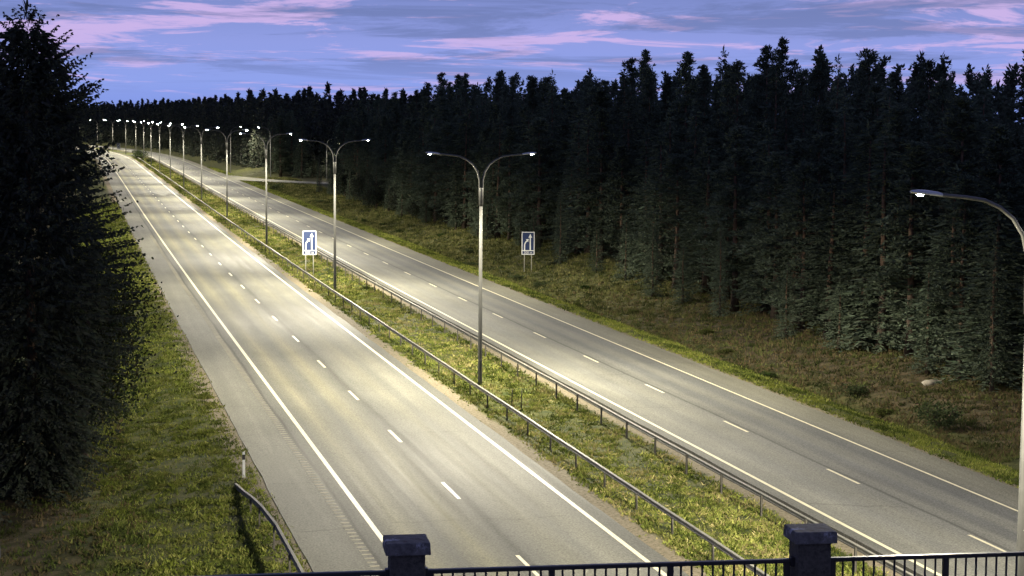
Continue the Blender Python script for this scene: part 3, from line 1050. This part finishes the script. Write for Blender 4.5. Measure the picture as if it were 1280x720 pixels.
def light_data(sg, power=1.0):
    L = bpy.data.lights.new('lamp_light', 'SPOT')
    L.energy = LAMP_W*power
    L.color = LAMP_COL
    L.spot_size = math.radians(174)
    L.spot_blend = .25
    L.shadow_soft_size = .12
    L.use_nodes = True
    t = NT(L.node_tree)
    nrm = t.n('ShaderNodeNewGeometry').outputs['Incoming']
    q = t.n('ShaderNodeSeparateXYZ', {0: nrm})
    c = t.math('ABSOLUTE', q.outputs[2])
    x = t.math('DIVIDE', t.math('ABSOLUTE', q.outputs[0]), t.math('MAXIMUM', c, .05))
    out = t.math('SUBTRACT', t.math('MULTIPLY', t.math('DIVIDE', q.outputs[0], t.math('MAXIMUM', c, .05)), -BACK*sg), .5)
    lat = t.math('POWER', math.e, t.math('MULTIPLY', t.math('MULTIPLY', out, out), -1/(3.3**2)))
    lat = t.math('MAXIMUM', lat, 0.28)
    back = t.math('MAXIMUM', t.math('MULTIPLY', t.math('DIVIDE', q.outputs[0], t.math('MAXIMUM', c, .05)), BACK*sg), 0.0)
    lat = t.math('MULTIPLY', lat, t.math('POWER', math.e, t.math('MULTIPLY', t.math('MULTIPLY', back, back), -1/(.6**2))))
    bat = t.math('POWER', t.math('MAXIMUM', c, .3), -1.15)
    cut = t.maprange(c, .20, .46)
    spill = t.maprange(back, 0, .25, SPILL, SPILL*.12)
    st = t.math('MAXIMUM', t.math('MULTIPLY', t.math('MULTIPLY', lat, bat), cut), spill)
    e = t.n('ShaderNodeEmission', {0: (1, 1, 1, 1), 1: st})
    t.n('ShaderNodeOutputLight', {0: e.outputs[0]})
    return L


BACK = -1.0
LD = {(sg, p): light_data(sg, p) for sg in (-1, 1) for p in (1.0, .5)}
mb = MB(); mb.tube([(0, 0, -.3), (0, 0, .05), (0, 0, 1.6), (0, 0, 10.02)], [.115, .115, .11, .078], 12)
pole_me = mb.mesh('pole', MAT['galvanised'], True)
arm_me = {}
for sg in (-1, 1):
    mb = MB(); mb.tube(arm_pts(sg), [.052, .052, .05, .05, .048, .046, .044, .042, .04, .04], 10)
    arm_me[sg] = mb.mesh('arm', MAT['galvanised'], True)
head_me = {}; glass_me = {}; glare_glass_far = {}
for sg in (-1, 1):
    mb = MB()
    secs = [(2.16, .05, .045), (2.24, .085, .06), (2.42, .10, .07), (2.55, .15, .075), (2.72, .16, .065), (2.86, .12, .04), (2.90, .06, .02)]
    vs = []; fs = []
    n = 12
    for (x, hw, hh) in secs:
        zc_ = 11.76+(x-2.16)*.10
        for k in range(n):
            a = 2*math.pi*k/n
            zz = math.sin(a)*hh
            if zz < -.03: zz = -.03
            vs.append((sg*x, math.cos(a)*hw, zc_+zz))
    for i_ in range(len(secs)-1):
        for k in range(n):
            k2 = (k+1) % n
            fs.append((i_*n+k, i_*n+k2, (i_+1)*n+k2, (i_+1)*n+k))
    fs += [tuple(range(n)), tuple((len(secs)-1)*n+k for k in range(n-1, -1, -1))]
    mb.add(vs, fs)
    head_me[sg] = mb.mesh('lamp_head', MAT['head_metal'], True)
    for dst, (ra, rb, rc) in ((glass_me, (.085, .06, .034)), (glare_glass_far, (.17, .115, .085))):
        mb = MB()
        g = []
        for j in range(5):                        # shallow glass bowl below the head, far set oversized to imitate lamp glare
            a = j/4*math.pi/2
            for k in range(12):
                b = 2*math.pi*k/12
                g.append((sg*(2.68+ra*math.cos(a)*math.cos(b)), rb*math.cos(a)*math.sin(b), 11.770-rc*math.sin(a)))
        fs = []
        for j in range(4):
            for k in range(12):
                k2 = (k+1) % 12
                fs.append((j*12+k, j*12+k2, (j+1)*12+k2, (j+1)*12+k))
        mb.add(g, fs)
        dst[sg] = mb.mesh('lens', MAT['lamp_glass'], True)
mb = MB()
mb.box((0, -.112, .95), (.12, .03, .4)); hatch_me = mb.mesh('hatch', MAT['galvanised'])
mb = MB(); mb.tube([(0, 0, 9.1), (0, 0, 9.14), (0, 0, 10.0), (0, 0, 10.04)], [.09, .115, .12, .1], 12)
collar_me = mb.mesh('collar', MAT['galvanised'], True)


def add_light(par, sg, p):
    lo = bpy.data.objects.new('lamp_light', LD[(sg, p)])
    COL.objects.link(lo)
    lo.parent = par
    lo.location = (sg*2.66, 0, 11.66)
    return lo


def lamp(u, s, label, z0=0.0, sides=(-1, 1), rz=None, group='double armed lamps in the median', tilt=(0, 0)):
    h0 = float(off(s+5)-off(s-5))/10
    o = empty('street_lamp', W(u, s, z0), -math.atan(h0) if rz is None else rz)
    o.rotation_euler[0], o.rotation_euler[1] = tilt
    tag(o, label, 'street lamp', group)
    link('pole', pole_me, o); link('collar', collar_me, o); link('hatch', hatch_me, o)
    for sg in sides:
        link('arm', arm_me[sg], o)
        hd = link('lamp_head', head_me[sg], o)
        link('lens', (glare_glass_far if s > 250 else glass_me)[sg], hd)
        add_light(o, sg, 1.0 if len(sides) == 2 else .5)
    return o


ordn = ['nearest fully visible', 'second', 'third', 'fourth', 'fifth', 'sixth', 'seventh', 'eighth', 'ninth', 'tenth', 'eleventh', 'twelfth', 'thirteenth', 'fourteenth', 'fifteenth', 'sixteenth', 'seventeenth']
lamp(20.6, -19.0, 'double armed lamp in the median under and behind the bridge', .1)
lamp(20.64, 37.30, 'lamp at the right edge, only its pale pole and left curved arm in view', .25)
for i_ in range(17):
    s = 93.83+54.25*i_
    lb = ('tall double armed lamp in the median, the nearest one seen from head to foot' if i_ == 0 else
          'double armed lamp in the median just right of the blue merge sign' if i_ == 1 else
          f'{ordn[i_]} double armed lamp in the median, counting from the nearest whole one')
    lamp(20.69, s, lb, 0.0, tilt=(random.uniform(-.002, .002), random.uniform(-.002, .002)))
for (u, s, sg, lb, rz, z0) in ((39.0, 484, 1, 'single armed lamp right of the far slip road mouth, arm to the right', 0, 0),
                               (44.0, 432, -1, 'single armed lamp beyond the slip road with its arm to the left', 0, -.2),
                               (55.5, 421, 1, 'lone shorter lamp among the bushes at the forest edge above the slip road', 0, -2.4)):
    lamp(u, s, lb, float(zter(u, s))+z0, (sg,), rz, 'single armed lamps by the slip road')

# ------------------------------------------------------------------ guardrails
PROF = [(.0, .60), (-.02, .592), (-.075, .592), (-.088, .602), (-.088, .640), (-.070, .655), (-.070, .695), (-.088, .710), (-.088, .748), (-.078, .758),
        (.008, .758), (.018, .748), (.018, .712), (.004, .698), (.004, .655), (.018, .640), (.018, .602), (.008, .594)]


def beam(name, path, side, parent, zfun=None):
    """W beam swept along path [(x,y,z)], face towards side (-1 left, +1 right)"""
    n = len(PROF); vs = []; fs = []
    for i_, p in enumerate(path):
        a = path[max(i_-1, 0)]; b = path[min(i_+1, len(path)-1)]
        tx, ty = b[0]-a[0], b[1]-a[1]
        L = math.hypot(tx, ty) or 1
        nx, ny = ty/L, -tx/L
        for (q, z) in PROF:
            q = -q*side
            vs.append((p[0]+nx*q, p[1]+ny*q, p[2]+z))
    for i_ in range(len(path)-1):
        for k in range(n):
            k2 = (k+1) % n
            f = (i_*n+k, i_*n+k2, (i_+1)*n+k2, (i_+1)*n+k)
            fs.append(f if side < 0 else f[::-1])
    fs.append(tuple(range(n))); fs.append(tuple((len(path)-1)*n+k for k in range(n-1, -1, -1)))
    mb = MB(); mb.add(vs, fs)
    return mb.build(name, MAT['rail_metal'], parent)


mb = MB()                                      # sigma/C shaped post with web and flanges, and a spacer
mb.box((0, 0, .16), (.012, .09, 1.08)); mb.box((.028, -.043, .16), (.05, .010, 1.08)); mb.box((.028, .043, .16), (.05, .010, 1.08))
post_me = mb.mesh('post', MAT['post_metal'])


def guardrail(u, s0, s1, side, label, zb=-.02, phase=0):
    root = empty('guardrail', (0, 0, 0))
    tag(root, label, 'guardrail')
    k = 0
    s = s0
    while s < s1:
        e = min(s+4.0, s1)                     # one plank of beam per post bay pair
        s = e
    path = []
    for s in np.arange(s0, s1+.1, 4.0):
        path.append((u+float(off(s))+random.gauss(0, .008), s, zb+random.gauss(0, .006)))
    beam('rail_beam', path, side, root)
    for p in path:
        o = link('post', post_me, root)
        o.location = (p[0]-side*.055, p[1], p[2]+random.uniform(-.01, .01))
        if side > 0: pass
    return root


guardrail(19.27, 30, 640, -1, 'long steel guardrail on the left side of the median, facing the left carriageway')
guardrail(23.27, 32, 640, 1, 'long steel guardrail on the right side of the median, facing the right carriageway')
# short guardrail on the left verge with a sloping, flared start
root = empty('guardrail', (0, 0, 0)); tag(root, 'short guardrail on the left verge starting low in the grass and running to the bridge', 'guardrail')
lp = [(5.95, 69.0, -.72), (6.05, 66.5, -.52), (6.12, 64.2, -.28), (6.2, 62.0, -.12), (6.32, 58.6, -.02), (6.35, 54.6, -.02), (6.37, 50.6, -.02), (6.4, 46.6, -.02), (6.4, 40, -.02), (6.4, 30, -.02)]
lp = lp[::-1]
beam('rail_beam', lp, 1, root)
for p in lp[:-1]:
    if p[2] > -.4:
        o = link('post', post_me, root); o.location = (p[0]-.06, p[1], p[2]-.02)

# ------------------------------------------------------------------ signs
def sign(u, s, z0, label, scale=1.0, zbot=1.62, group=None, text='500 m', rz=-.07):
    o = empty('road_sign', W(u, s, z0), rz)
    tag(o, label, 'road sign', group)
    o.scale = (scale,)*3
    wd, ht = 1.20, 2.12
    mb = MB(); mb.box((0, 0, zbot+ht/2), (wd, .03, ht)); mb.build('border', MAT['sign_white'], o, bevel=.008)
    yb = -.0175
    mb = MB(); mb.box((0, yb, zbot+.42+(ht-.50)/2), (wd-.16, .006, ht-.50)); mb.build('panel', MAT['sign_blue'], o)
    mb = MB(); mb.box((0, yb, zbot+.08+.13), (wd-.16, .006, .26)); mb.build('distance_plate', MAT['sign_blue'], o)
    z0_ = zbot+.36
    yy = yb-.006
    # straight arrow
    def flat(pl):
        n = len(pl)
        vs = [(x, yy, z) for x, z in pl]+[(x, yy+.005, z) for x, z in pl]
        return vs, [tuple(range(n))]+[(i, (i+1) % n, (i+1) % n+n, i+n)[::-1] for i in range(n)]
    mb = MB()
    x = .20
    v, f = flat([(x-.055, z0_+.06), (x+.055, z0_+.06), (x+.055, z0_+1.25), (x-.055, z0_+1.25)]); mb.add(v, f)
    v, f = flat([(x-.17, z0_+1.22), (x+.17, z0_+1.22), (x, z0_+1.58)]); mb.add(v, f)
    mb.build('straight_arrow', MAT['sign_white'], o)
    mb = MB()
    c = [(-.32, z0_+.06), (-.32, z0_+.55), (-.29, z0_+.68), (-.22, z0_+.80), (-.10, z0_+.93)]
    for i_ in range(len(c)-1):
        (xa, za), (xb, zb_) = c[i_], c[i_+1]
        d = math.hypot(xb-xa, zb_-za); nx, nz = -(zb_-za)/d*.055, (xb-xa)/d*.055
        v, f = flat([(xa-nx, za-nz), (xb-nx, zb_-nz), (xb+nx, zb_+nz), (xa+nx, za+nz)]); mb.add(v, f)
    v, f = flat([(-.20, z0_+1.06), (.0, z0_+.80), (.06, z0_+1.10)]); mb.add(v, f)
    mb.build('merging_arrow', MAT['sign_white'], o)
    cu = bpy.data.curves.new('lettering', 'FONT'); cu.body = text; cu.size = .30; cu.align_x = 'CENTER'; cu.extrude = .002; cu.space_character = 1.02
    tmp = bpy.data.objects.new('tmp', cu); COL.objects.link(tmp)
    bpy.context.view_layer.update()
    me = bpy.data.meshes.new_from_object(tmp.evaluated_get(bpy.context.evaluated_depsgraph_get()))
    bpy.data.objects.remove(tmp)
    me.materials.clear(); me.materials.append(MAT['sign_white'])
    lt = link('lettering', me, o); lt.location = (0, yy, zbot+.10); lt.rotation_euler = (math.pi/2, 0, 0)
    for sx in (-.33, .33):
        mb = MB(); mb.tube([(sx, .05, -.4), (sx, .05, zbot+ht-.2)], .042, 10); mb.build('post', MAT['sign_post'], o, True)
    return o


sign(20.5, 163.0, -.05, 'blue lane merge sign with two white arrows on two posts in the median', group='blue lane merge signs', rz=-.1)
sign(41.3, 167.5, -.15, 'blue lane merge sign with two white arrows on the right verge before the dark forest', group='blue lane merge signs', rz=-.22, zbot=1.2)
sign(6.0, 757, .0, 'tiny far blue lane merge sign on the left verge beside the big spruce', group='far lane merge signs', rz=-.1, zbot=.5)
sign(22.6, 742, .0, 'tiny far blue lane merge sign in the median where the road curves left', group='far lane merge signs', rz=-.1, zbot=.8)

# ------------------------------------------------------------------ small roadside things
o = empty('marker_post', W(6.42, 70.6, -.08)); tag(o, 'white edge marker post with black band at the start of the left guardrail', 'marker post')
mb = MB(); mb.box((0, 0, .40), (.10, .05, .9)); mb.build('post', MAT['delineator_white'], o, bevel=.008)
mb = MB(); mb.box((0, 0, .80), (.108, .058, .2)); mb.build('black_band', MAT['black_rubber'], o)
mb = MB(); mb.box((0, 0, .95), (.10, .05, .10), .8); mb.build('top', MAT['delineator_white'], o)
for u, s, h in ((20.72, 86.8, .75), (20.80, 85.2, .95)):
    mb = MB(); mb.tube([(0, 0, -.2), (.015, 0, h*.5), (.03, 0, h)], [.03, .028, .02], 7)
    st = mb.build('stake', MAT['stake_wood'], None, True, loc=W(u, s, -.15))
    tag(st, 'taller dark stake standing in the median grass' if h > .8 else 'shorter dark stake left of the other one in the median grass', 'stake')
# pale stone on the slope
rng = np.random.default_rng(5)
mb = MB()
for k, (dx, dy, r_) in enumerate(((0, 0, .35), (.45, .2, .28))):
    ph = rng.random(50)
    vs = []; fs = []
    for j in range(6):
        a = math.pi*j/5
        for q in range(9):
            b = 2*math.pi*q/9
            rr = r_*(1+.25*(ph[(j*9+q) % 50]-.5))
            vs.append((dx+math.sin(a)*math.cos(b)*rr*1.4, dy+math.sin(a)*math.sin(b)*rr, math.cos(a)*rr*.6+.05))
    for j in range(5):
        for q in range(9):
            q2 = (q+1) % 9
            fs.append((j*9+q, j*9+q2, (j+1)*9+q2, (j+1)*9+q))
    mb.add(vs, fs)
    stn = mb.build('stone', MAT['rock'], None, True, loc=W(44.0, 89.6, float(zter(44, 89.6))+.02))
    mb = MB()
    tag(stn, ('larger' if k == 0 else 'smaller')+' pale stone lying on the brown heather slope at right', 'stone')

# ------------------------------------------------------------------ bridge in the foreground
AL = math.radians(8.7)
hf = Vector((sy, cy, 0)); rt = Vector((cy, -sy, 0))
bd = (rt*math.cos(AL)+hf*math.sin(AL)).normalized()
bn = Vector((-bd.y, bd.x, 0))                       # points away from the camera
D0 = 19.6


def rayd(x, y):
    a = (x-640)/F_PX; b = -(y-360)/F_PX
    return FWD+R_*a+U_*b


P0 = Vector((0, 0, CAM_H))
d = rayd(640, 708.5); k = D0/(d.x*hf.x+d.y*hf.y)
RAILZ = CAM_H+d.z*k
P0 = Vector((d.x*k, d.y*k, 0))
ang = math.atan2(bd.y, bd.x)


def t_of(x, y=705):
    d = rayd(x, y)
    # intersect horizontal ray direction with the railing line
    det = d.x*(-bd.y)-(-bd.x)*d.y
    kk = (P0.x*(-bd.y)+bd.x*P0.y)/det
    q = Vector((d.x*kk, d.y*kk, 0))
    return (q-P0).dot(bd)


DECKZ = RAILZ-1.15
root = empty('bridge_railing', (P0.x, P0.y, DECKZ), ang)
tag(root, 'dark steel bridge railing with vertical bars along the bottom of the photo', 'railing')
tp = [t_of(508), t_of(1012)]
gap = tp[1]-tp[0]
pillars = [tp[0]+gap*k for k in range(-3, 6)]
hr = RAILZ-DECKZ
post_m = MB(); post_m.box((0, 0, hr/2-.02), (.065, .05, hr-.04)); post_m = post_m.mesh('post', MAT['dark_paint'], bevel=.005)
bal_m = MB(); bal_m.tube([(0, 0, .12), (0, 0, hr-.035)], .0125, 8); bal_m = bal_m.mesh('baluster', MAT['dark_paint'], True)
nbal = 0
for a, b in zip(pillars[:-1], pillars[1:]):
    L0, L1 = a+.20, b-.20
    mb = MB(); mb.box(((L0+L1)/2, 0, hr-.022), (L1-L0, .07, .045)); mb.build('top_rail', MAT['dark_paint'], root, bevel=.01)
    mb = MB(); mb.box(((L0+L1)/2, 0, .12), (L1-L0, .045, .04)); mb.build('bottom_rail', MAT['dark_paint'], root, bevel=.006)
    ps = [L0+.06, L0+.06+(L1-L0-.12)/3, L0+.06+2*(L1-L0-.12)/3, L1-.06]
    for p_ in ps:
        o = link('post', post_m, root); o.location = (p_, 0, 0)
    for p_, q_ in zip(ps[:-1], ps[1:]):
        n = int(round((q_-p_)/.121))
        for j in range(1, n):
            if nbal < 295:
                o = link('baluster', bal_m, root); o.location = (p_+(q_-p_)*j/n, 0, 0); nbal += 1
ptop = {}
d = rayd(508, 677)
for j, tpz in enumerate(pillars):
    pos = P0+bd*tpz
    zt = RAILZ+.335
    o = empty('parapet_pillar', (pos.x, pos.y, DECKZ), ang)
    side = ['outermost left', 'left', 'far left', 'left', 'right', 'right', 'far right', 'far right', 'outermost right']
    lb = 'dark stone parapet pillar with a grey cap left of the photo centre' if j == 3 else \
        'dark stone parapet pillar with a pale flecked cap right of the photo centre' if j == 4 else \
        'dark stone parapet pillar of the bridge outside the photo'
    tag(o, lb, 'pillar', 'parapet pillars of the bridge')
    hz = zt-DECKZ
    mb = MB(); mb.box((0, 0, (hz-.13)/2), (.365, .36, hz-.13)); mb.build('shaft', MAT['pillar_stone'], o, bevel=.012)
    mb = MB(); mb.box((0, 0, hz-.13+.065), (.475, .46, .13), .97); mb.build('cap', MAT['pillar_cap'], o, bevel=.012)
    mb = MB()
    for sgn in (-1, 1):
        mb.box((sgn*.20, 0, hr-.03), (.05, .09, .10))
    mb.build('rail_bracket', MAT['dark_paint'], o, bevel=.005)
# deck (below the frame) reaching over both roads, with supports
root = empty('road_bridge', (P0.x, P0.y, 0), ang)
tag(root, 'road bridge carrying the railing over the motorway', 'bridge')
mb = MB(); mb.box((6, -6.2, DECKZ-.35), (100, 13.0, .7)); mb.build('deck', MAT['concrete'], root, bevel=.03)
mb = MB(); mb.box((6, .12, DECKZ-.3), (100, .35, .9)); mb.build('edge_beam', MAT['concrete'], root, bevel=.02)
for xx in (-16, 16, 40):
    for yy in (-10, -6, -2):
        mb = MB(); mb.tube([(xx, yy, -.6), (xx, yy, DECKZ-.7)], .45, 16); mb.build('column', MAT['concrete'], root, True)
